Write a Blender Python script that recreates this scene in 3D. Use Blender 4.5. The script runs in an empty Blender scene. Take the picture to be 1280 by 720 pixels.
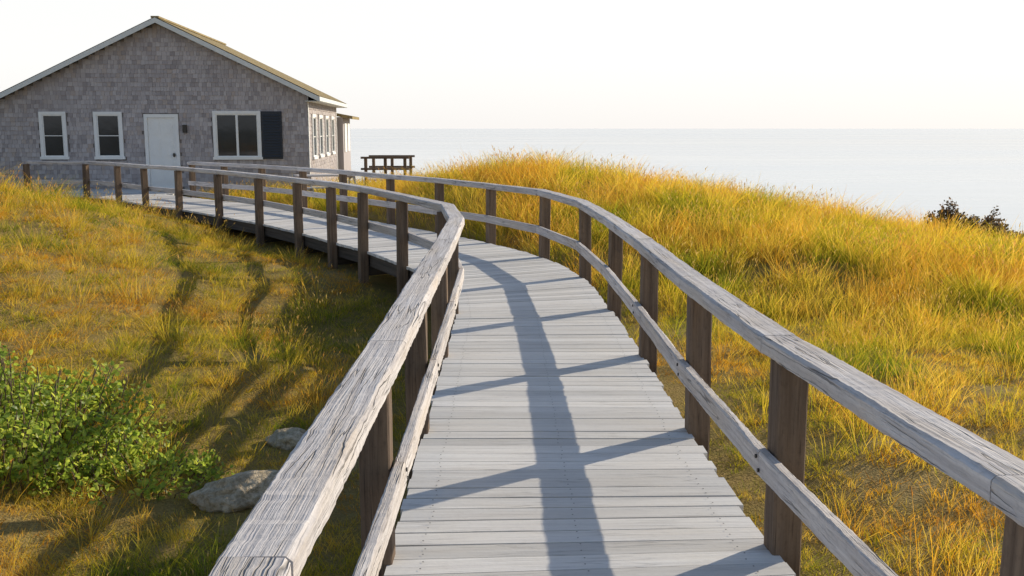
import bpy, math, random
import numpy as np
from mathutils import Vector, noise as mn
random.seed(7); rng=np.random.default_rng(7)
S=bpy.context.scene
COL=S.collection

# ---------------------------------------------------------------- helpers
class MB:
    def __init__(s): s.v=[];s.f=[];s.uv=[];s.m=[]
    def face(s,idx,uvs=None,mat=0):
        s.f.append(tuple(idx)); s.uv.extend(uvs if uvs else [(0,0)]*len(idx)); s.m.append(mat)
    def box(s,x0,x1,y0,y1,z0,z1,mat=0):
        b=len(s.v); o=random.random()*30
        s.v+= [(x0,y0,z0),(x1,y0,z0),(x1,y1,z0),(x0,y1,z0),(x0,y0,z1),(x1,y0,z1),(x1,y1,z1),(x0,y1,z1)]
        dx,dy,dz=x1-x0,y1-y0,z1-z0
        def q(i,a,c):
            if c>a: uv=[(o,o),(o,o+a),(o+c,o+a),(o+c,o)]
            else: uv=[(o,o),(o+a,o),(o+a,o+c),(o,o+c)]
            s.face([b+k for k in i],uv,mat)
        q((0,3,2,1),dy,dx);q((4,5,6,7),dx,dy);q((0,1,5,4),dx,dz);q((1,2,6,5),dy,dz);q((2,3,7,6),dx,dz);q((3,0,4,7),dy,dz)
    def hexa(s,t,b4,mat=0,o=None):
        o=random.random()*50 if o is None else o
        b=len(s.v); s.v+=list(t)+list(b4)
        L=(Vector(t[1])-Vector(t[0])).length; W=(Vector(t[3])-Vector(t[0])).length; H=(Vector(t[0])-Vector(b4[0])).length
        s.face([b,b+1,b+2,b+3],[(o,o),(o+L,o),(o+L,o+W),(o,o+W)],mat)
        s.face([b+7,b+6,b+5,b+4],[(o,o),(o+L,o),(o+L,o+W),(o,o+W)],mat)
        for i in range(4):
            j=(i+1)%4
            LL=L if i%2==0 else W
            s.face([b+j,b+i,b+4+i,b+4+j],[(o+LL,o),(o,o),(o,o+H),(o+LL,o+H)],mat)
    def beam(s,p0,p1,side0,side1,w,h,ch=.008,step=.5,jit=0.0,mat=0,up=None):
        p0=Vector(p0);p1=Vector(p1);side0=Vector(side0);side1=Vector(side1)
        d=(p1-p0); L=d.length; n=max(1,int(L/step)); 
        prof=[(-w/2+ch,h/2),(w/2-ch,h/2),(w/2,h/2-ch),(w/2,-h/2+ch),(w/2-ch,-h/2),(-w/2+ch,-h/2),(-w/2,-h/2+ch),(-w/2,h/2-ch)]
        per=[0]
        for i in range(8):
            a=prof[i];c=prof[(i+1)%8]; per.append(per[-1]+math.hypot(a[0]-c[0],a[1]-c[1]))
        ox=random.random()*60; oy=random.random()*60
        U=Vector(up) if up else None
        b=len(s.v); seed=random.random()*100
        for k in range(n+1):
            t=k/n; c=p0.lerp(p1,t); sd=side0.lerp(side1,t)
            u=U if U else sd.cross(d).normalized()
            if not U and u.z<0: u=-u
            for i,(a,e) in enumerate(prof):
                p=c+sd*a+u*e
                if jit:
                    q=Vector((t*L*3+seed,i*1.7,seed)); q2=Vector((t*L*26+seed,i*3.1,seed))
                    p=p+sd*(mn.noise(q)*jit*.7+mn.noise(q2)*jit*.5)+u*(mn.noise(q+Vector((9,9,9)))*jit*.7+mn.noise(q2+Vector((5,5,5)))*jit*.5)
                s.v.append(tuple(p))
        for k in range(n):
            for i in range(8):
                j=(i+1)%8
                a=b+k*8+i;c=b+k*8+j;e=b+(k+1)*8+j;f=b+(k+1)*8+i
                u0=ox+k/n*L;u1=ox+(k+1)/n*L
                s.face([a,f,e,c],[(u0,oy+per[i]),(u1,oy+per[i]),(u1,oy+per[i+1]),(u0,oy+per[i+1])],mat)
        cap=[(ox+pr[0]*.3,oy+pr[1]) for pr in prof]
        s.face([b+i for i in range(8)],cap,mat)
        s.face([b+n*8+i for i in range(7,-1,-1)],cap,mat)
    def obj(s,name,mats,parent=None,smooth=False,fix=True):
        me=bpy.data.meshes.new(name)
        me.from_pydata([tuple(p) for p in s.v],[],s.f)
        uvl=me.uv_layers.new(name="UVMap")
        uvl.data.foreach_set("uv",np.array(s.uv,dtype=np.float32).ravel())
        me.polygons.foreach_set("material_index",np.array(s.m,dtype=np.int32))
        for m in mats: me.materials.append(m)
        if smooth: me.polygons.foreach_set("use_smooth",np.ones(len(s.f),dtype=bool))
        me.update()
        if fix:
            import bmesh
            bm=bmesh.new();bm.from_mesh(me);bmesh.ops.recalc_face_normals(bm,faces=bm.faces);bm.to_mesh(me);bm.free()
        o=bpy.data.objects.new(name,me);COL.objects.link(o)
        if parent: o.parent=parent
        return o
def empty(name,loc=(0,0,0),rz=0):
    e=bpy.data.objects.new(name,None);e.location=loc;e.rotation_euler=(0,0,rz);COL.objects.link(e);return e

class NT:
    def __init__(s,name):
        s.mat=bpy.data.materials.new(name);s.mat.use_nodes=True
        s.t=s.mat.node_tree;s.t.nodes.clear()
        s.out=s.t.nodes.new('ShaderNodeOutputMaterial')
    def n(s,typ,ins=None,**kw):
        nd=s.t.nodes.new(typ)
        for k,v in kw.items(): setattr(nd,k,v)
        if ins:
            for k,v in ins.items():
                if isinstance(v,bpy.types.NodeSocket): s.t.links.new(v,nd.inputs[k])
                else: nd.inputs[k].default_value=v
        return nd
    def ramp(s,fac,stops,interp='LINEAR'):
        r=s.n('ShaderNodeValToRGB',{'Fac':fac});cr=r.color_ramp;cr.interpolation=interp
        while len(cr.elements)<len(stops): cr.elements.new(.5)
        for e,(p,c) in zip(cr.elements,stops):
            e.position=p; e.color=(c[0],c[1],c[2],1) if not isinstance(c,(int,float)) else (c,c,c,1)
        return r.outputs['Color']
    def mix(s,f,a,b,mode='MIX'):
        m=s.n('ShaderNodeMix',data_type='RGBA',blend_type=mode)
        for k,v in ((0,f),(6,a),(7,b)):
            if isinstance(v,bpy.types.NodeSocket): s.t.links.new(v,m.inputs[k])
            else: m.inputs[k].default_value=v if isinstance(v,(int,float)) else (v[0],v[1],v[2],1)
        return m.outputs[2]
    def math(s,op,a,b=0.0):
        m=s.n('ShaderNodeMath',operation=op)
        for k,v in ((0,a),(1,b)):
            if isinstance(v,bpy.types.NodeSocket): s.t.links.new(v,m.inputs[k])
            else: m.inputs[k].default_value=v
        return m.outputs[0]
    def noise(s,vec,scale,detail=4,rough=.55,dist=0):
        return s.n('ShaderNodeTexNoise',{'Vector':vec,'Scale':scale,'Detail':min(detail,3),'Roughness':rough,'Distortion':dist}).outputs['Fac']
    def mapv(s,vec,scale=(1,1,1),loc=(0,0,0)):
        return s.n('ShaderNodeMapping',{'Vector':vec,'Scale':scale,'Location':loc}).outputs[0]
    def bump(s,h,strength,dist):
        return s.n('ShaderNodeBump',{'Height':h,'Strength':strength,'Distance':dist}).outputs[0]
    def pbr(s,col,rough=.8,nrm=None,spec=.3,metal=0):
        p=s.n('ShaderNodeBsdfPrincipled')
        for k,v in (('Base Color',col),('Roughness',rough),('Specular IOR Level',spec),('Metallic',metal)):
            if isinstance(v,bpy.types.NodeSocket): s.t.links.new(v,p.inputs[k])
            else: p.inputs[k].default_value=v if isinstance(v,(int,float)) else (v[0],v[1],v[2],1)
        if nrm: s.t.links.new(nrm,p.inputs['Normal'])
        s.t.links.new(p.outputs[0],s.out.inputs[0]);return s.mat
    def surf(s,sock): s.t.links.new(sock,s.out.inputs[0]);return s.mat

def wood(name,base,dark,warm,gscale=1.0,bumpd=.003,warmamt=.35,crack=.5,rough=.85,check=0,speck=.3):
    m=NT(name)
    uv=m.n('ShaderNodeTexCoord').outputs['UV']
    rnd=m.n('ShaderNodeNewGeometry').outputs['Random Per Island']
    g1=m.noise(m.mapv(uv,(1.3*gscale,38*gscale,1)),1,4,.6,.25)
    g2=m.noise(m.mapv(uv,(4*gscale,150*gscale,1)),1,2,.6,.1)
    g3=m.noise(m.mapv(uv,(1.1,7,1),(3,7,0)),1,3,.6,.6)
    g4=m.noise(m.mapv(uv,(26,40,1),(3,7,0)),1,3,.7,0)
    c=m.mix(m.ramp(g1,[(.3,0),(.68,1)]),dark,base)
    c=m.mix(m.math('MULTIPLY',m.ramp(g3,[(.42,0),(.7,1)]),warmamt),c,warm)
    cr=m.ramp(g2,[(.30,1),(.42,0)])
    c=m.mix(m.math('MULTIPLY',cr,crack),c,tuple(x*.25 for x in dark))
    c=m.mix(m.math('MULTIPLY',m.ramp(g4,[(.52,0),(.72,1)]),speck),c,tuple(x*.5 for x in dark))
    h=m.math('ADD',m.math('MULTIPLY',g1,.7),m.math('MULTIPLY',g2,.9))
    h=m.math('ADD',h,m.math('MULTIPLY',g4,.6))
    if check:
        g5=m.noise(m.mapv(uv,(.9,22,1),(11,5,0)),1,2,.5,.1)
        ck=m.ramp(m.math('ABSOLUTE',m.math('SUBTRACT',g5,.5)),[(.0,1),(.018,0)])
        gate=m.ramp(m.noise(m.mapv(uv,(1.3,3,1),(2,9,0)),1,2,.5),[(.5,0),(.58,1)])
        ck=m.math('MULTIPLY',m.math('MULTIPLY',ck,gate),check)
        c=m.mix(m.math('MULTIPLY',ck,.8),c,(.03,.025,.022))
        h=m.math('SUBTRACT',h,m.math('MULTIPLY',ck,2.0))
    hv=m.n('ShaderNodeHueSaturation',{'Color':c,'Value':m.math('ADD',m.math('MULTIPLY',rnd,.30),.85)}).outputs[0]
    return m.pbr(hv,rough,m.bump(h,.9,bumpd),.25)

M_rail=wood("weathered_rail_wood",(.68,.65,.645),(.42,.39,.39),(.56,.46,.34),1.0,.005,.4,.5,.85,.8)
M_post=wood("brown_post_wood",(.20,.145,.105),(.09,.062,.045),(.27,.18,.11),.8,.004,.5,.6)
M_deck=wood("grey_deck_wood",(.68,.67,.655),(.55,.535,.525),(.60,.55,.48),.7,.002,.3,.25,.75,.35,.15)
M_under=wood("dark_joist_wood",(.12,.10,.085),(.05,.042,.036),(.12,.09,.06),.7,.003,.3,.5)
def plain(name,col,rough=.6,spec=.3,metal=0,var=.12,scale=6):
    m=NT(name); tc=m.n('ShaderNodeTexCoord').outputs['Object']
    nz=m.noise(tc,scale,5,.6); nf=m.noise(tc,scale*9,4,.6)
    c=m.mix(m.math('MULTIPLY',nz,var*2),col,tuple(x*.55 for x in col))
    return m.pbr(c,rough,m.bump(nf,.3,.002),spec,metal)
M_white=plain("white_paint",(.84,.84,.82),.5,.3)
M_trim=plain("weathered_white_trim",(.74,.76,.74),.6,.3,0,.25)
M_screw=plain("screw_steel",(.06,.055,.05),.5,.4,.6)
M_shut=plain("shutter_paint",(.035,.04,.05),.6)
def glassm():
    m=NT("window_glass"); tc=m.n('ShaderNodeTexCoord').outputs['Object']
    nz=m.noise(tc,1.3,3,.5)
    return m.pbr(m.mix(nz,(.012,.016,.02),(.05,.06,.07)),.06,m.bump(nz,.15,.01),.35)
M_glass=glassm()
def shingle():
    m=NT("cedar_shingle"); g=m.n('ShaderNodeNewGeometry'); tc=m.n('ShaderNodeTexCoord').outputs['Object']
    c=m.ramp(g.outputs['Random Per Island'],[(0,(.31,.28,.28)),(.2,(.39,.355,.357)),(.6,(.47,.432,.434)),(.85,(.54,.505,.505)),(1,(.44,.37,.33))])
    big=m.noise(tc,.7,4,.6); c=m.mix(m.math('MULTIPLY',m.ramp(big,[(.4,0),(.7,1)]),.3),c,(.34,.30,.295))
    gr=m.noise(m.mapv(tc,(60,60,4)),1,4,.6)
    c=m.mix(m.math('MULTIPLY',gr,.3),c,(.22,.20,.195))
    return m.pbr(c,.9,m.bump(gr,.5,.004),.15)
M_shin=shingle()
def roofm():
    m=NT("roof_shingle"); uv=m.n('ShaderNodeTexCoord').outputs['UV']
    b=m.n('ShaderNodeTexBrick',{'Vector':uv,'Color1':(.40,.31,.16,1),'Color2':(.28,.22,.12,1),'Mortar':(.06,.05,.04,1),'Scale':1,'Mortar Size':.008,'Brick Width':.3,'Row Height':.14,'Bias':0})
    nz=m.noise(uv,14,4,.6)
    c=m.mix(m.math('MULTIPLY',nz,.5),b.outputs[0],(.20,.17,.10))
    return m.pbr(c,.95,m.bump(m.math('ADD',m.math('MULTIPLY',b.outputs[1],-1),nz),.6,.01),.1)
M_roof=roofm()

# ---------------------------------------------------------------- walkway plan (metres)
L=[(-.52,-3),(-.52,-.6),(-.52,2.0),(-.51,4.2),(-.51,6.1),(-.52,8.2),(-.54,10.2),(-.74,11.9),(-1.45,13.8),(-2.25,15.5),(-2.95,16.7),(-3.83,18.2),(-5.0,20.0),(-6.3,21.7),(-7.8,23.6),(-9.1,25.0),(-10.4,26.6),(-11.9,28.1)]
R=[(1.45,-3),(1.42,-.6),(1.31,2.5),(1.15,4.3),(1.09,6.1),(1.06,8.2),(1.0,10.4),(.86,12.7),(.40,14.7),(-.43,16.55),(-1.4,18.2),(-2.5,19.9),(-3.76,21.8),(-4.95,23.3),(-6.3,24.9),(-7.6,26.2),(-8.9,27.6),(-10.3,29.2)]
L=np.array(L,float);R=np.array(R,float);NS=len(L)
def catmull(P,t):
    i=int(min(max(math.floor(t),0),NS-2));f=t-i
    p0=P[max(i-1,0)];p1=P[i];p2=P[i+1];p3=P[min(i+2,NS-1)]
    return .5*((2*p1)+(-p0+p2)*f+(2*p0-5*p1+4*p2-p3)*f*f+(-p0+3*p1-3*p2+p3)*f**3)
ts=np.linspace(0,NS-1,600)
cen=np.array([(catmull(L,t)+catmull(R,t))/2 for t in ts])
def pathdist(x,y):
    x=np.atleast_1d(x);y=np.atleast_1d(y);out=np.empty(len(x))
    for a in range(0,len(x),4000):
        dx=x[a:a+4000,None]-cen[None,:,0];dy=y[a:a+4000,None]-cen[None,:,1]
        out[a:a+4000]=np.sqrt((dx*dx+dy*dy).min(1))
    return out

# ---------------------------------------------------------------- terrain
HC=Vector((-6.48,32,0)); HROT=math.radians(4.6)
ctrl=[(1.8,-3,-.5),(4,-3,-.4),(1.9,3,-.42),(3.2,3,-.4),(2,6,-.4),(4,6,-.38),(7,6,-.35),(1.8,9,-.45),(4,9,-.42),(7,10,-.42),(1.9,12,-.45),(3.2,13.5,-.45),(5,12,-.45),
(2.2,15.5,-.15),(4.2,15.5,-.08),(6.2,15,-.22),(8.3,15.5,-.40),(1.5,18,.2),(2.8,21.5,.58),(-.4,23.5,.86),(.6,20,.5),(-1.6,23,.6),(5.6,19.5,.14),(7.8,17.8,-.28),(10,15,-.7),(11,11,-.7),(11,20,-1.2),(12,25,-1.9),
(3,28,-.1),(-1,29,.2),(8,26,-1.1),(3,35,-.8),(14,31,-1.5),(20,31,-3),(20,15,-1.8),(20,0,-1),(-3,27,.0),(-3,33,-.1),(-4,45,-.3),
(-1.5,3,-.8),(-3,4,-.75),(-3,7,-.72),(-1.6,8,-.8),(-1.6,11,-.8),(-3,11,-.6),(-5,9,-.35),(-6,5,-.3),(-9,5,.1),(-5,12.5,-.1),(-7,12.5,.3),(-3.4,14.5,-.4),(-2.2,13,-.7),(-5.3,16.5,-.05),(-7,17,.38),(-9.5,18,.85),(-7,20,-.05),(-9,22,.15),(-12,21,.8),(-10,14,.9),(-14,15,1.3),(-15,25,.35),(-11,26,-.15),(-8,23.5,-.3),(-4,19,-.5),(-1,16,-.5),(0.2,17.5,-.1),(-3.5,24.5,.0),(-6,27,-.1),(-14,31,-.1),(-10,40,-.1),(-18,40,0),(-20,30,.3),(-25,18,1.2),(-25,0,.3),(-3,-4,-.6),(-8,-4,0),(.4,5,-.6),(.4,0,-.6),(.3,12,-.7)]
ctrl=np.array(ctrl,float)
D=np.sqrt(((ctrl[:,None,:2]-ctrl[None,:,:2])**2).sum(2))
def phi(r): return np.sqrt(r*r+.6**2)
wts=np.linalg.solve(phi(D)+np.eye(len(ctrl))*-.02,ctrl[:,2]-0)
def vnoise(x,y,s,seed=0):
    return np.array([mn.noise(Vector((a*s+seed,b*s-seed,seed*.37))) for a,b in zip(x,y)])
def terr(x,y,fine=True):
    x=np.atleast_1d(np.asarray(x,float));y=np.atleast_1d(np.asarray(y,float));z=np.empty(len(x))
    xc=np.clip(x,-25,20);yc=np.clip(y,-4,45)
    for a in range(0,len(x),4000):
        d=np.sqrt((xc[a:a+4000,None]-ctrl[None,:,0])**2+(yc[a:a+4000,None]-ctrl[None,:,1])**2)
        z[a:a+4000]=phi(d)@wts
    z=z+vnoise(x,y,.45,3)*.13+vnoise(x,y,1.3,8)*.06
    pd=pathdist(x,y)
    k=np.clip((1.9-pd)/.9,0,1);k=k*k*(3-2*k)
    z=z*(1-k)+np.minimum(z,-.45)*k
    dx=x-HC.x;dy=y-HC.y;lx=dx*math.cos(HROT)+dy*math.sin(HROT);ly=-dx*math.sin(HROT)+dy*math.cos(HROT)
    q=np.maximum(np.maximum(lx-1.0,-10.7-lx),np.maximum(-3-ly,ly-15));k=np.clip(1-q/1.5,0,1)
    z=z*(1-k)+(-.22)*k
    s=y+.5*np.maximum(0,x);t=np.clip((s-37)/45,0,1);t=t*t*(3-2*t)
    return z*(1-t)+(-12)*t
def axis(a,b,st,far):
    m=list(np.arange(a,b+1e-6,st));lo=[];d=st
    p=a
    while p>-far: d*=1.25;p-=d;lo.append(p)
    hi=[];d=st;p=b
    while p<far: d*=1.25;p+=d;hi.append(p)
    return np.array(lo[::-1]+m+hi)
gx=axis(-18,16,.22,9000);gy=axis(-3,40,.22,9000)
X,Y=np.meshgrid(gx,gy);Z=terr(X.ravel(),Y.ravel())
nx,ny=len(gx),len(gy)
vs=np.stack([X.ravel(),Y.ravel(),Z],1)
ii=(np.arange(ny-1)[:,None]*nx+np.arange(nx-1)[None,:]).ravel()
fs=np.stack([ii,ii+1,ii+nx+1,ii+nx],1)
me=bpy.data.meshes.new("ground");me.from_pydata(vs.tolist(),[],fs.tolist());me.polygons.foreach_set("use_smooth",np.ones(len(fs),bool))
g=NT("sandy_soil");pos=g.n('ShaderNodeNewGeometry').outputs['Position']
n1=g.noise(pos,.5,6,.6);n2=g.noise(pos,7,6,.65);n3=g.noise(pos,45,4,.7)
c=g.ramp(n1,[(.35,(.22,.19,.05)),(.5,(.36,.26,.08)),(.68,(.44,.33,.15))])
c=g.mix(g.ramp(n2,[(.4,0),(.65,1)]),c,(.36,.25,.09))
c=g.mix(g.math('MULTIPLY',g.ramp(n3,[(.4,1),(.6,0)]),.5),c,(.13,.10,.03))
me.materials.append(g.pbr(c,.95,g.bump(g.math('ADD',n2,n3),.9,.04),.1))
ground=bpy.data.objects.new("ground",me);COL.objects.link(ground)

# ---------------------------------------------------------------- sea
mb=MB()
sx=[-12000,-3000,-600,-100,100,600,3000,12000];sy=[36,100,300,1200,4000,14000]
for y in sy:
    for x in sx: mb.v.append((x,y,-7))
for j in range(len(sy)-1):
    for i in range(len(sx)-1):
        a=j*len(sx)+i;mb.face([a,a+1,a+1+len(sx),a+len(sx)])
m=NT("sea_water");pos=m.n('ShaderNodeNewGeometry').outputs['Position']
w1=m.noise(m.mapv(pos,(.05,.16,1)),1,6,.6,.5);w2=m.noise(m.mapv(pos,(.6,1.3,1)),1,5,.65,.3)
w3=m.noise(m.mapv(pos,(.0018,.011,1)),1,4,.6,.4)
c=m.mix(m.ramp(w3,[(.35,0),(.65,1)]),(.46,.51,.54),(.60,.63,.65))
c=m.mix(m.math('MULTIPLY',m.ramp(w1,[(.5,0),(.62,1)]),.35),c,(.68,.70,.71))
M_sea=m.pbr(c,m.math('ADD',m.math('MULTIPLY',w3,.2),.03),m.bump(m.math('ADD',m.math('MULTIPLY',w1,1.0),m.math('MULTIPLY',w2,.25)),.09,.6),.6)
mb.obj("sea",[M_sea],fix=False)

# ---------------------------------------------------------------- boardwalk
bw=empty("wooden_boardwalk")
mb=MB();sc=MB();jo=MB()
tt=np.linspace(0,NS-1,6000);cc=np.array([(catmull(L,t)+catmull(R,t))/2 for t in tt])
al=np.concatenate([[0],np.cumsum(np.sqrt(((cc[1:]-cc[:-1])**2).sum(1)))])
s=0;pitch=.142;gap=.009
while s+pitch<al[-1]:
    t0=np.interp(s+gap/2,al,tt);t1=np.interp(s+pitch-gap/2,al,tt)
    l0,l1,r0,r1=catmull(L,t0),catmull(L,t1),catmull(R,t0),catmull(R,t1)
    dl=(r0-l0);dl/=np.linalg.norm(dl)
    e0=random.uniform(.0,.02);e1=random.uniform(.0,.03)
    l0=l0-dl*(.04+e0);l1=l1-dl*(.04+e0);r0=r0+dl*(.03+e1);r1=r1+dl*(.03+e1)
    z=random.uniform(-.002,.002);za=[z+random.uniform(-.0025,.0025) for _ in range(4)]
    top=[(l0[0],l0[1],za[0]),(r0[0],r0[1],za[1]),(r1[0],r1[1],za[2]),(l1[0],l1[1],za[3])]
    bot=[(p[0],p[1],-.04) for p in top]
    mb.hexa(top,bot)
    if cc[int(np.argmin(abs(al-s)))][1]<13:
        for e in (.09,.5,.91):
            for f in (.25,.75):
                a=np.array(top[0][:2])*(1-e)+np.array(top[1][:2])*e;bq=np.array(top[3][:2])*(1-e)+np.array(top[2][:2])*e
                p=a*(1-f)+bq*f+rng.normal(0,.004,2);b=len(sc.v);zz=.005
                for k in range(7):
                    an=k/7*6.283;sc.v.append((p[0]+math.cos(an)*.0045,p[1]+math.sin(an)*.0045,zz))
                sc.face([b+k for k in range(7)])
    s+=pitch
for k in range(22):
    y=28.25+k*.142
    xa=-13.6
    xb=min(-9.7,-11.0+(y-28.25)*1.3)
    mb.hexa([(xa,y,.003),(xb,y,.003),(xb,y+.133,.003),(xa,y+.133,.003)],[(xa,y,-.04),(xb,y,-.04),(xb,y+.133,-.04),(xa,y+.133,-.04)])
mb.obj("deck_planks",[M_deck],bw)
sc.obj("deck_screws",[M_screw],bw)

def mitre(P):
    n=len(P);out=[]
    for i in range(n):
        d0=P[i]-P[i-1] if i>0 else P[1]-P[0]
        d1=P[i+1]-P[i] if i<n-1 else P[-1]-P[-2]
        d0=d0/np.linalg.norm(d0);d1=d1/np.linalg.norm(d1)
        n0=np.array([d0[1],-d0[0]]);n1=np.array([d1[1],-d1[0]])
        m=n0+n1;m/=np.linalg.norm(m);out.append(m/max(.5,float(m@n0)))
    return np.array(out)
def side_build(P,sgn,parent):
    n=mitre(P)
    top=MB();mid=MB();po=MB();bo=MB()
    zt=[.955+random.uniform(-.012,.012) for _ in P]
    zm=[.405+random.uniform(-.012,.012) for _ in P]
    for i in range(len(P)):
        o=n[i]*sgn/np.linalg.norm(n[i])
        c=P[i]+o*.085
        gz=float(terr([c[0]],[c[1]])[0])
        side=Vector((o[0],o[1],0));fw=Vector((-o[1],o[0],0))
        lean=Vector((random.uniform(-.012,.012),random.uniform(-.012,.012),0))
        near=c[1]<9
        po.beam(Vector((c[0],c[1],gz-.3))-lean,Vector((c[0],c[1],zt[i]-.047))+lean,side,side,.135,.135,.008,.12 if near else .6,.004 if near else 0,0,fw)
        if near:
            for dz in (-.025,.028):
                q=Vector((P[i][0],P[i][1],zm[i]+dz))-side*.046+fw*.02*(1 if dz>0 else -1)
                b=len(bo.v)
                for ring in (0,1):
                    for k in range(8):
                        an=k/8*6.283;bo.v.append(tuple(q-side*(.006*ring)+fw*math.cos(an)*.010+Vector((0,0,1))*math.sin(an)*.010))
                for k in range(8): bo.face([b+k,b+(k+1)%8,b+8+(k+1)%8,b+8+k])
                bo.face([b+8+k for k in range(8)])
    for i in range(len(P)-1):
        near=min(P[i][1],P[i+1][1])<8
        st=.03 if near else .25; jt=.007 if near else .006
        for (M,off,w,h,zz) in ((top,.03,.165,.085,zt),(mid,-.018,.052,.115,zm)):
            a=P[i]+n[i]*sgn*off;b2=P[i+1]+n[i+1]*sgn*off
            d=(b2-a)/np.linalg.norm(b2-a)*.0025
            M.beam((a[0]+d[0],a[1]+d[1],zz[i]),(b2[0]-d[0],b2[1]-d[1],zz[i+1]),(n[i][0],n[i][1],0),(n[i+1][0],n[i+1][1],0),w,h,.013 if M is top else .008,st,jt,0,(0,0,1))
        a=P[i]-n[i]*sgn*.03;b2=P[i+1]-n[i+1]*sgn*.03
        jo.beam((a[0],a[1],-.145),(b2[0],b2[1],-.145),(n[i][0],n[i][1],0),(n[i+1][0],n[i+1][1],0),.045,.2,.004,1.0,0,0,(0,0,1))
    top.obj("top_rail",[M_rail],parent);mid.obj("mid_rail",[M_rail],parent);po.obj("posts",[M_post],parent);bo.obj("bolts",[M_screw],parent)
rl=empty("wooden_railing");rr=empty("wooden_railing.001")
Lp=list(L[:])+[np.array((-13.6,28.15))]
side_build(np.array(Lp),-1,rl)
side_build(R[:-1],1,rr)
for i in range(NS):
    a,b2=L[i],R[i]
    jo.beam((a[0],a[1],-.32),(b2[0],b2[1],-.32),(0,1,0),(0,1,0),.05,.14,.004,1.0,0,0,(0,0,1))
jo.obj("joists",[M_under],bw)

# ---------------------------------------------------------------- house
H=empty("shingled_beach_house",HC,HROT)
XR,XL,RX,RZ,SL,DEP=0,-9.67,-4.47,5.26,.483,9.6
th=.11
def rz(x): return RZ-SL*abs(x-RX)
mb=MB()
zf=-.25
pr=[(XL,zf),(XR,zf),(XR,rz(XR)-th-.02),(RX,RZ-th-.02),(XL,rz(XL)-th-.02)]
for y in (0,DEP):
    for p in pr: mb.v.append((p[0],y,p[1]))
mb.face([0,1,2,3,4]);mb.face([9,8,7,6,5])
for i in range(5): j=(i+1)%5;mb.face([i,i+5,j+5,j])
M_wall=plain("wall_sheathing",(.20,.18,.17),.9)
mb.obj("walls",[M_wall],H)
wins=[(-1.458,-2.943,.93,2.43,'big'),(-5.71,-6.58,.95,2.40,'s'),(-7.41,-8.22,.95,2.40,'s')]
holes=[(b-.02,a+.02,z0,z1) for a,b,z0,z1,_ in wins]+[(-5.07,-3.98,-.3,2.34)]
sh=MB();row=.135
def put_shingles(fn,u0,u1,ztop,holes,zb=-.2):
    z=zb;r=0
    while z<5.3:
        u=u0-random.random()*.1
        while u<u1:
            w=random.uniform(.08,.16);a=max(u,u0);b=min(u+w-.005,u1)
            if b-a>.02:
                zt=z+row+.012;c=(a+b)/2
                if zt<ztop(c)+.03 and not any(h[0]<c<h[1] and h[2]<z+row*.6<h[3] for h in holes):
                    j=random.uniform(-.012,.008);o1=random.uniform(.018,.032);k=len(sh.v)
                    sh.v+= [fn(a,z+j,o1),fn(b,z+j,o1),fn(b,zt,.005),fn(a,zt,.005),fn(a,z+j,0),fn(b,z+j,0)]
                    sh.face([k,k+1,k+2,k+3]);sh.face([k+4,k+5,k+1,k]);sh.face([k,k+3,k+4]);sh.face([k+1,k+5,k+2])
            u+=w
        z+=row;r+=1
put_shingles(lambda u,z,o:(u,-o,z),XL,XR,lambda c:rz(c)-th,holes)
swin=[(.9,2.0),(2.9,4.0),(5.0,6.1),(7.2,8.3)]
sh_h=[(a,b,.9,2.35) for a,b in swin]
put_shingles(lambda u,z,o:(o,u,z),0,DEP,lambda c:rz(0)-th,sh_h)
sh.obj("shingles",[M_shin],H,fix=False)
rf=MB()
for xe in (XR+.42,XL-.42):
    y0,y1=-.32,DEP+.3;ze=rz(xe);b=len(rf.v);LL=math.hypot(xe-RX,RZ-ze)
    rf.v+=[(RX,y0,RZ),(xe,y0,ze),(xe,y1,ze),(RX,y1,RZ),(RX,y0,RZ-th),(xe,y0,ze-th),(xe,y1,ze-th),(RX,y1,RZ-th)]
    rf.face([b,b+1,b+2,b+3],[(0,0),(0,LL),(y1-y0,LL),(y1-y0,0)])
    rf.face([b+7,b+6,b+5,b+4]);rf.face([b,b+4,b+5,b+1]);rf.face([b+1,b+5,b+6,b+2]);rf.face([b+2,b+6,b+7,b+3])
rf.box(RX-.12,RX+.12,-.33,DEP+.31,RZ-.035,RZ+.02)
rf.obj("roof",[M_roof],H)
tr=MB()
for xe in (XR+.44,XL-.44):
    for y0,y1 in ((-.352,-.322),(DEP+.302,DEP+.33)):
        ze=rz(xe);a=.03;h=.15
        tr.hexa([(RX,y0,RZ-a),(xe,y0,ze-a),(xe,y1,ze-a),(RX,y1,RZ-a)],[(RX,y0,RZ-a-h),(xe,y0,ze-a-h),(xe,y1,ze-a-h),(RX,y1,RZ-a-h)])
    x0=xe if xe<0 else xe-.02
    tr.box(x0,x0+.022,-.32,DEP+.3,rz(xe)-.15,rz(xe)-.02)
tr.box(-.02,.40,-.30,DEP+.28,rz(.4)-.185,rz(.4)-.165)
tr.obj("fascia_trim",[M_trim],H)
wf=MB();gl=MB();sf=MB()
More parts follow.
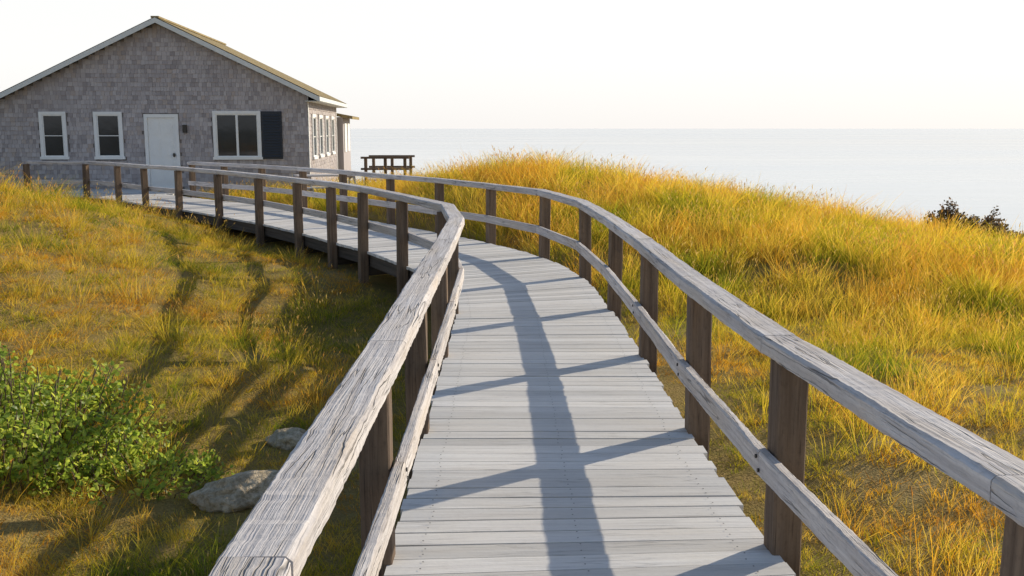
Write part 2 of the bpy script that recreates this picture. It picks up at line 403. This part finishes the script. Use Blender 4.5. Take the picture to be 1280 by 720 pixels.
def window(fn,a,b,z0,z1,kind):
    T=.095
    fn(wf,a,b,z1-T,z1,0,.06);fn(wf,a-.03,b+.03,z0-.02,z0+T*.7,0,.085)
    fn(wf,a,a+T,z0+T*.7,z1-T,0,.058);fn(wf,b-T,b,z0+T*.7,z1-T,0,.058)
    ia,ib,iz0,iz1=a+T,b-T,z0+T*.7,z1-T
    s=.035
    fn(wf,ia,ib,iz1-s,iz1,0,.035);fn(wf,ia,ib,iz0,iz0+s,0,.035);fn(wf,ia,ia+s,iz0+s,iz1-s,0,.034);fn(wf,ib-s,ib,iz0+s,iz1-s,0,.034)
    if kind=='big': c=(ia+ib)/2;fn(wf,c-.035,c+.035,iz0+s,iz1-s,0,.04)
    else: c=(iz0+iz1)/2;fn(wf,ia+s,ib-s,c-.012,c+.012,0,.026)
    fn(gl,ia+s,ib-s,iz0+s,iz1-s,0,.014)
def ffront(m,a,b,z0,z1,o0,o1): m.box(a,b,-o1,-o0,z0,z1)
def fside(m,a,b,z0,z1,o0,o1): m.box(o0,o1,a,b,z0,z1)
for a,b,z0,z1,k in wins: window(ffront,b,a,z0,z1,k)
for a,b in swin: window(fside,a,b,.9,2.35,'s')
fside(wf,0.0,.12,-.1,rz(0)-th-.03,0,.034);fside(wf,DEP-.12,DEP,-.1,rz(0)-th-.03,0,.034)
wf.obj("window_frames",[M_white],H);gl.obj("window_panes",[M_glass],H)
ffront(sf,-1.44,-.80,.93,2.42,.03,.06)
for k in range(16):
    z=1.0+k*.085;sf.hexa([(-1.38,-.085,z),(-.86,-.085,z),(-.86,-.06,z+.06),(-1.38,-.06,z+.06)],[(-1.38,-.062,z-.005),(-.86,-.062,z-.005),(-.86,-.058,z+.05),(-1.38,-.058,z+.05)])
sf.obj("shutter",[M_shut],H)
dr=MB()
ffront(dr,-5.05,-4.95,-.02,2.33,0,.06);ffront(dr,-4.10,-4.0,-.02,2.33,0,.06);ffront(dr,-4.95,-4.10,2.22,2.33,0,.058);ffront(dr,-4.95,-4.10,-.02,.03,0,.09)
ffront(dr,-4.945,-4.105,.03,2.215,0,.02)
for (a,b) in ((-4.86,-4.57),(-4.48,-4.19)):
    for (z0,z1) in ((.2,.85),(1.0,1.55),(1.68,2.08)):
        ffront(dr,a,b,z0,z1,.02,.028);ffront(dr,a+.05,b-.05,z0+.05,z1-.05,.028,.036)
dr.obj("door",[M_white],H)
kb=MB();ffront(kb,-4.2,-4.15,1.0,1.12,.036,.07);ffront(kb,-4.21,-4.12,1.04,1.08,.07,.09);ffront(kb,-3.86,-3.74,1.75,2.0,.03,.14);kb.obj("door_handle_and_lamp",[M_screw],H)
wg=MB();wg.box(-4,.25,DEP+.35,DEP+4,-.25,2.35,0);wg.obj("rear_wing_walls",[M_shin],H)
wr=MB();y0,y1=DEP+.32,DEP+4.3
wr.hexa([(-4.2,y0,3.3),(.65,y0,2.38),(.65,y1,2.38),(-4.2,y1,3.3)],[(-4.2,y0,3.18),(.65,y0,2.26),(.65,y1,2.26),(-4.2,y1,3.18)]);wr.obj("rear_wing_roof",[M_roof],H)
ww=MB()
for a in (DEP+.8,DEP+2.3): 
    ww.box(.25,.29,a,a+1.0,.9,2.1)
ww.obj("rear_wing_windows",[M_white],H)

ld=empty("wooden_landing",(-4.9,33.2,-.10))
mb=MB()
for k in range(14): mb.box(0,1.4,k*.145,k*.145+.136,.28,.32)
mb.obj("planks",[M_deck],ld)
mb=MB()
for x in (0.05,.7,1.35):
    for y in (.05,1.95): mb.beam((x,y,-.5),(x,y,1.0),(1,0,0),(1,0,0),.1,.1,.005,1,0,0,(0,1,0))
for y in (.05,1.95):
    for z in (.66,1.03): mb.beam((-.1,y-.08,z),(1.5,y-.08,z),(0,1,0),(0,1,0),.09,.07,.005,1,0,0,(0,0,1))
mb.obj("landing_rail",[M_post],ld)

pt=empty("picnic_table",(-5.0,27.3,float(terr([-5.0],[27.3])[0])),.4)
mb=MB()
for k in range(5): mb.box(-.9,.9,-.36+k*.145,-.36+k*.145+.138,.72,.76)
for y in (-.78,.52):
    for k in range(2): mb.box(-.9,.9,y+k*.135,y+k*.135+.128,.43,.465)
for x in (-.6,.6):
    mb.box(x-.02,x+.02,-.78,.78,.35,.428);mb.box(x-.02,x+.02,-.34,.34,.66,.718)
    for sg in (-1,1): mb.beam((x+.045,sg*.62,-.05),(x+.045,sg*.22,.715),(1,0,0),(1,0,0),.04,.09,.004,1)
mb.obj("table_frame",[M_rail],pt)

# ---------------------------------------------------------------- foliage
def grass_mat(name,stops,trans=.5,rootdark=.45):
    m=NT(name);g=m.n('ShaderNodeNewGeometry');pos=g.outputs['Position']
    h=m.n('ShaderNodeAttribute',attribute_name='h').outputs['Fac'];r=m.n('ShaderNodeAttribute',attribute_name='rnd').outputs['Fac']
    oi=m.n('ShaderNodeObjectInfo').outputs['Random']
    n1=m.noise(pos,.55,2,.65);
    f=m.math('MULTIPLY',n1,3.0)
    f=m.math('ADD',f,m.math('MULTIPLY',r,.45));f=m.math('ADD',f,m.math('MULTIPLY',oi,.5))
    f=m.math('ADD',f,m.math('MULTIPLY',h,.22))
    f=m.math('SUBTRACT',f,1.53)
    c=m.ramp(f,stops)
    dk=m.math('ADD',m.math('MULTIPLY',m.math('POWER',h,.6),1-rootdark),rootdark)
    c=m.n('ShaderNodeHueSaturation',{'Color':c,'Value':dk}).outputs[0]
    d=m.n('ShaderNodeBsdfDiffuse',{'Color':c}).outputs[0]
    c2=m.n('ShaderNodeHueSaturation',{'Color':c,'Saturation':1.1,'Value':1.35}).outputs[0]
    t=m.n('ShaderNodeBsdfTranslucent',{'Color':c2}).outputs[0]
    return m.surf(m.n('ShaderNodeMixShader',{0:trans,1:d,2:t}).outputs[0])
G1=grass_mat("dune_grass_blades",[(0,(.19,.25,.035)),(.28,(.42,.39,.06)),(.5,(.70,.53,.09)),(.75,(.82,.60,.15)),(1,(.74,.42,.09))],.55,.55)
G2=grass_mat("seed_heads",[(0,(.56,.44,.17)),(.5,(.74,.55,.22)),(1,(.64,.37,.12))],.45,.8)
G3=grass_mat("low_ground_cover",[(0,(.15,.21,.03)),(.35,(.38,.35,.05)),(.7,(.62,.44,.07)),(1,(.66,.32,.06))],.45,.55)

def tuft(name,n,rad,h0,h1,w,lean,curl,seed_frac=0,mats=None,bend=0):
    V=[];F=[];Hh=[];Rr=[];MI=[]
    for _ in range(n):
        a=random.uniform(0,6.283);r=rad*math.sqrt(random.random());bx,by=r*math.cos(a),r*math.sin(a)
        da=a+random.gauss(0,.8);ln=abs(random.gauss(lean,lean*.6));hh=random.uniform(h0,h1);cu=random.uniform(.3,1)*curl
        dx,dy=math.cos(da),math.sin(da);pa=random.uniform(0,3.14);px,py=math.cos(pa)*w/2,math.sin(pa)*w/2
        rr=random.random();b=len(V);lv=[0,.4,.75,1]
        for t in lv:
            off=ln*hh*t+cu*hh*t*t;zz=hh*t-cu*hh*.35*t*t
            cx,cy=bx+dx*off+bend*hh*t*t,by+dy*off;ww=(1,.85,.55,.12)[lv.index(t)]
            V+= [(cx-px*ww,cy-py*ww,zz-.03),(cx+px*ww,cy+py*ww,zz-.03)];Hh+=[t,t];Rr+=[rr,rr]
        for k in range(3): F.append((b+2*k,b+2*k+1,b+2*k+3,b+2*k+2));MI.append(0)
        if random.random()<seed_frac:
            x,y,z=cx,cy,zz-.03;b=len(V);sl=random.uniform(.03,.07);sw=.005
            ux,uy=dx*.5,dy*.5
            V+=[(x,y,z-.01),(x+sw,y,z+sl*.45),(x+ux*sl,y+uy*sl,z+sl),(x-sw,y,z+sl*.45),(x,y+sw,z+sl*.45),(x,y-sw,z+sl*.45)]
            Hh+=[1]*6;Rr+=[rr]*6;F+=[(b,b+1,b+2,b+3),(b,b+4,b+2,b+5)];MI+=[1,1]
    me=bpy.data.meshes.new(name);me.from_pydata(V,[],F)
    me.attributes.new('h','FLOAT','POINT').data.foreach_set('value',Hh)
    me.attributes.new('rnd','FLOAT','POINT').data.foreach_set('value',Rr)
    me.polygons.foreach_set('material_index',MI)
    for mm in (mats or [G1,G2]): me.materials.append(mm)
    return bpy.data.objects.new(name,me)
def coll(name,objs):
    c=bpy.data.collections.new(name)
    for o in objs: c.objects.link(o)
    return c
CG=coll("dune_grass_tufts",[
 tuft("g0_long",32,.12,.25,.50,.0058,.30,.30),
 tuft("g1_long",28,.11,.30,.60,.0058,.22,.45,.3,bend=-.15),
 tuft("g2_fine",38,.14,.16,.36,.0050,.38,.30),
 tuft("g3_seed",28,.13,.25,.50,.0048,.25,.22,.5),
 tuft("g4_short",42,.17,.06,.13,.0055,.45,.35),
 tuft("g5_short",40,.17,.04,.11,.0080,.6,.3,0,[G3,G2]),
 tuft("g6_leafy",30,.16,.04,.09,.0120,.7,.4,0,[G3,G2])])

def scatter(name,colln,P,Rz,Sc,Id):
    me=bpy.data.meshes.new(name);me.from_pydata(P.tolist(),[],[])
    me.attributes.new('rot','FLOAT_VECTOR','POINT').data.foreach_set('vector',Rz.astype(np.float32).ravel())
    me.attributes.new('scl','FLOAT_VECTOR','POINT').data.foreach_set('vector',Sc.astype(np.float32).ravel())
    me.attributes.new('idx','INT','POINT').data.foreach_set('value',Id.astype(np.int32))
    o=bpy.data.objects.new(name,me);COL.objects.link(o)
    ng=bpy.data.node_groups.new(name+"_scatter",'GeometryNodeTree')
    ng.interface.new_socket("Geometry",in_out='INPUT',socket_type='NodeSocketGeometry');ng.interface.new_socket("Geometry",in_out='OUTPUT',socket_type='NodeSocketGeometry')
    N=ng.nodes;gi=N.new('NodeGroupInput');go=N.new('NodeGroupOutput');ip=N.new('GeometryNodeInstanceOnPoints');ci=N.new('GeometryNodeCollectionInfo')
    ci.inputs['Collection'].default_value=colln;ci.inputs['Separate Children'].default_value=True;ci.inputs['Reset Children'].default_value=True
    def at(nm,dt):
        a=N.new('GeometryNodeInputNamedAttribute');a.data_type=dt;a.inputs['Name'].default_value=nm;return a.outputs['Attribute']
    lk=ng.links.new
    lk(gi.outputs[0],ip.inputs['Points']);lk(ci.outputs[0],ip.inputs['Instance']);ip.inputs['Pick Instance'].default_value=True
    lk(at('idx','INT'),ip.inputs['Instance Index']);lk(at('rot','FLOAT_VECTOR'),ip.inputs['Rotation']);lk(at('scl','FLOAT_VECTOR'),ip.inputs['Scale'])
    lk(ip.outputs[0],go.inputs[0])
    md=o.modifiers.new("scatter",'NODES');md.node_group=ng
    return o

ROCKS=[(-1.95,6.95,.28,(1.2,.8,.5),1.3),(-1.9,8.3,.19,(1.1,.8,.5),4.1)]
bands=[(1.0,5,80),(5,9,66),(9,14,46),(14,20,28),(20,27,18),(27,36,7)]
PX=[];PY=[]
for a,b,d in bands:
    hw=.55*(a+b)/2+1.6;n=int(2*hw*(b-a)*d)
    y=rng.uniform(a,b,n);x=rng.uniform(-1,1,n)*(.55*y+1.6);PX.append(x);PY.append(y)
px=np.concatenate(PX);py=np.concatenate(PY)
pd=pathdist(px,py)
dx=px-HC.x;dy=py-HC.y;lx=dx*math.cos(HROT)+dy*math.sin(HROT);ly=-dx*math.sin(HROT)+dy*math.cos(HROT)
inh=(lx>-9.9)&(lx<.3)&(ly>-.2)|((px>-13.9)&(px<-9.4)&(py>28)&(py<31.6))
keep=(pd>1.14)&~inh&(py+.5*np.maximum(0,px)<48)
for r in ROCKS: keep&=(((px-r[0])/1.1)**2+(py-r[1]+.1)**2>(r[2]*.95)**2)
nA=vnoise(px,py,.55,21);nB=vnoise(px,py,1.6,33);nC=vnoise(px,py,.22,44)
thin=np.clip((2.6-pd)/1.5,0,1)*.35+np.where((nA<-.25)&(px>0),.3,0)*(py<14)
keep&=(rng.random(len(px))>thin)
px,py,pd,nA,nB,nC=[q[keep] for q in (px,py,pd,nA,nB,nC)]
pz=terr(px,py)
n=len(px)
right=px>np.interp(py,cen[:,1],cen[:,0])
tall=np.clip(.5+nA*.9+nB*.5,0,1)
zone=np.where(right,np.clip((py-10)/7+np.clip((px-4)/5,0,1)*.6,0,1),np.clip((pz+.1)*.4,0,.5))
zone*=np.clip((pd-1.1)/1.2,.0,1)
ptl=np.clip(zone*.85+tall*.35-.15,0,1)
ptl=np.where(right,ptl,ptl*.3)
u=rng.random(n);u2=rng.random(n)
idx=np.where(u<ptl,np.where(u2<.33,0,np.where(u2<.62,1,np.where(u2<.85,2,3))),np.where(u2<.45,4,np.where(u2<.75,5,np.where(u2<.90,6,np.where(u2<.97,2,3)))))
sc_=rng.uniform(.7,1.2,n)*(.8+.35*zone)*(1+.35*nB)
far=np.clip((py-8)/20,0,1)
sc_*=np.where(pd<1.6,.75,1)
for r in ROCKS: sc_*=np.where((np.abs(px-r[0])<.7)&(py<r[1]+.2)&(py>r[1]-1.1),.6,1)
wide=np.where(right,1.0,1.15)
SC=np.stack([sc_*(1+.6*far)*wide,sc_*(1+.6*far)*wide,sc_],1)
ROT=np.stack([rng.normal(0,.1,n),rng.normal(-.06,.1,n),rng.uniform(0,6.283,n)],1)
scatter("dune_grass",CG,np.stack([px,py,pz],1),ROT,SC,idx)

def leaf_mat(name,a,b,c_):
    m=NT(name);g=m.n('ShaderNodeNewGeometry')
    c=m.ramp(g.outputs['Random Per Island'],[(0,a),(.5,b),(1,c_)])
    d=m.n('ShaderNodeBsdfPrincipled',{'Base Color':c,'Roughness':.45,'Specular IOR Level':.4}).outputs[0]
    t=m.n('ShaderNodeBsdfTranslucent',{'Color':m.n('ShaderNodeHueSaturation',{'Color':c,'Value':1.9,'Hue':.49}).outputs[0]}).outputs[0]
    return m.surf(m.n('ShaderNodeMixShader',{0:.5,1:d,2:t}).outputs[0])
M_leaf=leaf_mat("shrub_leaf",(.13,.20,.03),(.26,.35,.045),(.42,.45,.07))
M_leafd=leaf_mat("dark_shrub_leaf",(.05,.045,.03),(.10,.075,.045),(.15,.10,.06))
def shrub(name,cx,cy,rx,ry,hz,nst,leaf,mat,nl=22):
    base=float(terr([cx],[cy])[0])
    p=empty(name,(cx,cy,base))
    st=MB();lf=MB()
    for _ in range(nst):
        a=random.uniform(0,6.283);r=math.sqrt(random.random());tx,ty=rx*r*math.cos(a),ry*r*math.sin(a)
        lz=float(terr([cx+tx],[cy+ty])[0])-base
        tz=hz*(1-.5*r*r)*random.uniform(.4,1.15)*(1+.8*mn.noise(Vector((tx*1.8,ty*1.8,1))))
        p0=Vector((tx*.8,ty*.8,lz*.8-.05));p1=Vector((tx,ty,lz+tz));mid=(p0+p1)/2+Vector((random.uniform(-.05,.05),random.uniform(-.05,.05),.03))
        for q0,q1 in ((p0,mid),(mid,p1)): st.beam(q0,q1,(1,0,0),(1,0,0),.007,.007,.001,5,0,0,(0,1,0))
        for k in range(nl):
            t=random.uniform(.25,1.03);c=(p0.lerp(mid,t*2) if t<.5 else mid.lerp(p1,t*2-1))
            d=Vector((random.gauss(0,1),random.gauss(0,1),random.gauss(.3,.7))).normalized()
            c=c+d*random.uniform(.01,.07);l=leaf*random.uniform(.6,1.25);w=l*.36
            s_=d.cross(Vector((random.gauss(0,1),random.gauss(0,1),random.gauss(0,1)))).normalized();nn=d.cross(s_)
            b=len(lf.v)
            for aa,ww,uu in ((0,0,0),(.3,1,.15),(.7,.85,.15),(1,0,0),(.7,-.85,.15),(.3,-1,.15),(.5,0,-.04)):
                lf.v.append(tuple(c+d*(l*aa)+s_*(w*ww)+nn*(l*uu)))
            for q in ((0,1,6),(1,2,6),(2,3,6),(3,4,6),(4,5,6),(5,0,6)): lf.face([b+i for i in q])
    st.obj("stems",[M_post],p);lf.obj("leaves",[mat],p,fix=False)
shrub("green_shrub",-4.1,7.6,1.35,1.15,.58,430,.050,M_leaf,18)
shrub("green_shrub.001",-2.95,7.3,.8,.65,.26,140,.045,M_leaf,12)
shrub("coastal_shrub",13.6,30.5,.9,.6,.95,170,.09,M_leafd,26)
shrub("coastal_shrub.001",15.3,31,1.1,.6,.85,190,.09,M_leafd,26)

def rock(name,x,y,r,sz,seed):
    import bmesh
    bm=bmesh.new();bmesh.ops.create_icosphere(bm,subdivisions=5,radius=1)
    for v in bm.verts:
        p=v.co.copy();d=1+.34*mn.noise(p*1.1+Vector((seed,0,0)))+.16*mn.noise(p*3+Vector((seed,3,0)))+.05*mn.noise(p*9)
        v.co=Vector((p.x*r*d*sz[0],p.y*r*d*sz[1],p.z*r*d*sz[2]))
    me=bpy.data.meshes.new(name);bm.to_mesh(me);bm.free();me.polygons.foreach_set("use_smooth",np.ones(len(me.polygons),bool))
    me.materials.append(M_rock);o=bpy.data.objects.new(name,me);o.location=(x,y,float(terr([x],[y])[0])+r*sz[2]*.4);o.rotation_euler=(0,0,.4*math.sin(seed));COL.objects.link(o)
m=NT("lichen_rock");tc=m.n('ShaderNodeTexCoord').outputs['Object'];a=m.noise(tc,5,6,.6);b_=m.noise(tc,28,5,.7)
c=m.mix(m.ramp(a,[(.4,0),(.6,1)]),(.44,.36,.25),(.60,.50,.36));c=m.mix(m.math('MULTIPLY',m.ramp(b_,[(.45,0),(.6,1)]),.6),c,(.24,.19,.11))
nrmz=m.n('ShaderNodeSeparateXYZ',{0:m.n('ShaderNodeNewGeometry').outputs['Normal']}).outputs[2]
c=m.mix(m.math('MULTIPLY',m.ramp(m.math('ADD',nrmz,m.math('MULTIPLY',a,.6)),[(1.15,0),(1.25,1)]),.6),c,(.44,.35,.08))
M_rock=m.pbr(c,.9,m.bump(m.math('ADD',a,b_),.9,.03),.2)
for i,r in enumerate(ROCKS): rock("boulder" if i==0 else "boulder.%03d"%i,*r)

# ---------------------------------------------------------------- light, sky, camera
EL,AZ=math.radians(22),math.radians(54)
W=bpy.data.worlds.new("World");S.world=W;W.use_nodes=True;nt=W.node_tree;bg=nt.nodes['Background']
sk=nt.nodes.new('ShaderNodeTexSky');sk.sky_type='NISHITA';sk.sun_disc=False;sk.sun_elevation=EL;sk.sun_rotation=AZ;sk.air_density=1.0;sk.dust_density=.6;sk.ozone_density=1.0;sk.altitude=0
tc=nt.nodes.new('ShaderNodeTexCoord');sp=nt.nodes.new('ShaderNodeSeparateXYZ');nt.links.new(tc.outputs['Generated'],sp.inputs[0])
rp=nt.nodes.new('ShaderNodeValToRGB');nt.links.new(sp.outputs[2],rp.inputs[0])
e=rp.color_ramp.elements;e[0].position=0;e[0].color=(.96,.96,.96,1);e[1].position=.5;e[1].color=(.0,.0,.0,1)
x_=e.new(.13);x_.color=(.93,.93,.93,1);x_=e.new(.21);x_.color=(.12,.12,.12,1)
hz=nt.nodes.new('ShaderNodeValToRGB');nt.links.new(sp.outputs[2],hz.inputs[0])
e=hz.color_ramp.elements;e[0].position=0;e[0].color=(.93,.905,.885,1);e[1].position=.06;e[1].color=(.985,.98,.965,1)
ml=nt.nodes.new('ShaderNodeVectorMath');ml.operation='SCALE';ml.inputs['Scale'].default_value=6.95;nt.links.new(hz.outputs[0],ml.inputs[0])
mx=nt.nodes.new('ShaderNodeMix');mx.data_type='RGBA';nt.links.new(rp.outputs[0],mx.inputs[0]);nt.links.new(sk.outputs[0],mx.inputs[6]);nt.links.new(ml.outputs[0],mx.inputs[7])
nt.links.new(mx.outputs[2],bg.inputs[0]);bg.inputs[1].default_value=.15
sd=Vector((math.sin(AZ)*math.cos(EL),math.cos(AZ)*math.cos(EL),math.sin(EL)))
ld_=bpy.data.lights.new("sun",'SUN');ld_.energy=5;ld_.angle=math.radians(.5);ld_.color=(1,.88,.69)
lo=bpy.data.objects.new("sun",ld_);lo.rotation_euler=sd.to_track_quat('Z','Y').to_euler();lo.location=(20,10,20);COL.objects.link(lo)
cam=bpy.data.cameras.new("camera");cam.lens=35;cam.sensor_width=36;cam.clip_end=30000;cam.clip_start=.05
co=bpy.data.objects.new("camera",cam);co.location=(0,0,1.9);co.rotation_euler=(math.radians(90-9.13),0,0);COL.objects.link(co);S.camera=co
S.view_settings.view_transform='Standard';S.view_settings.look='None';S.view_settings.exposure=0
print("tufts",n)
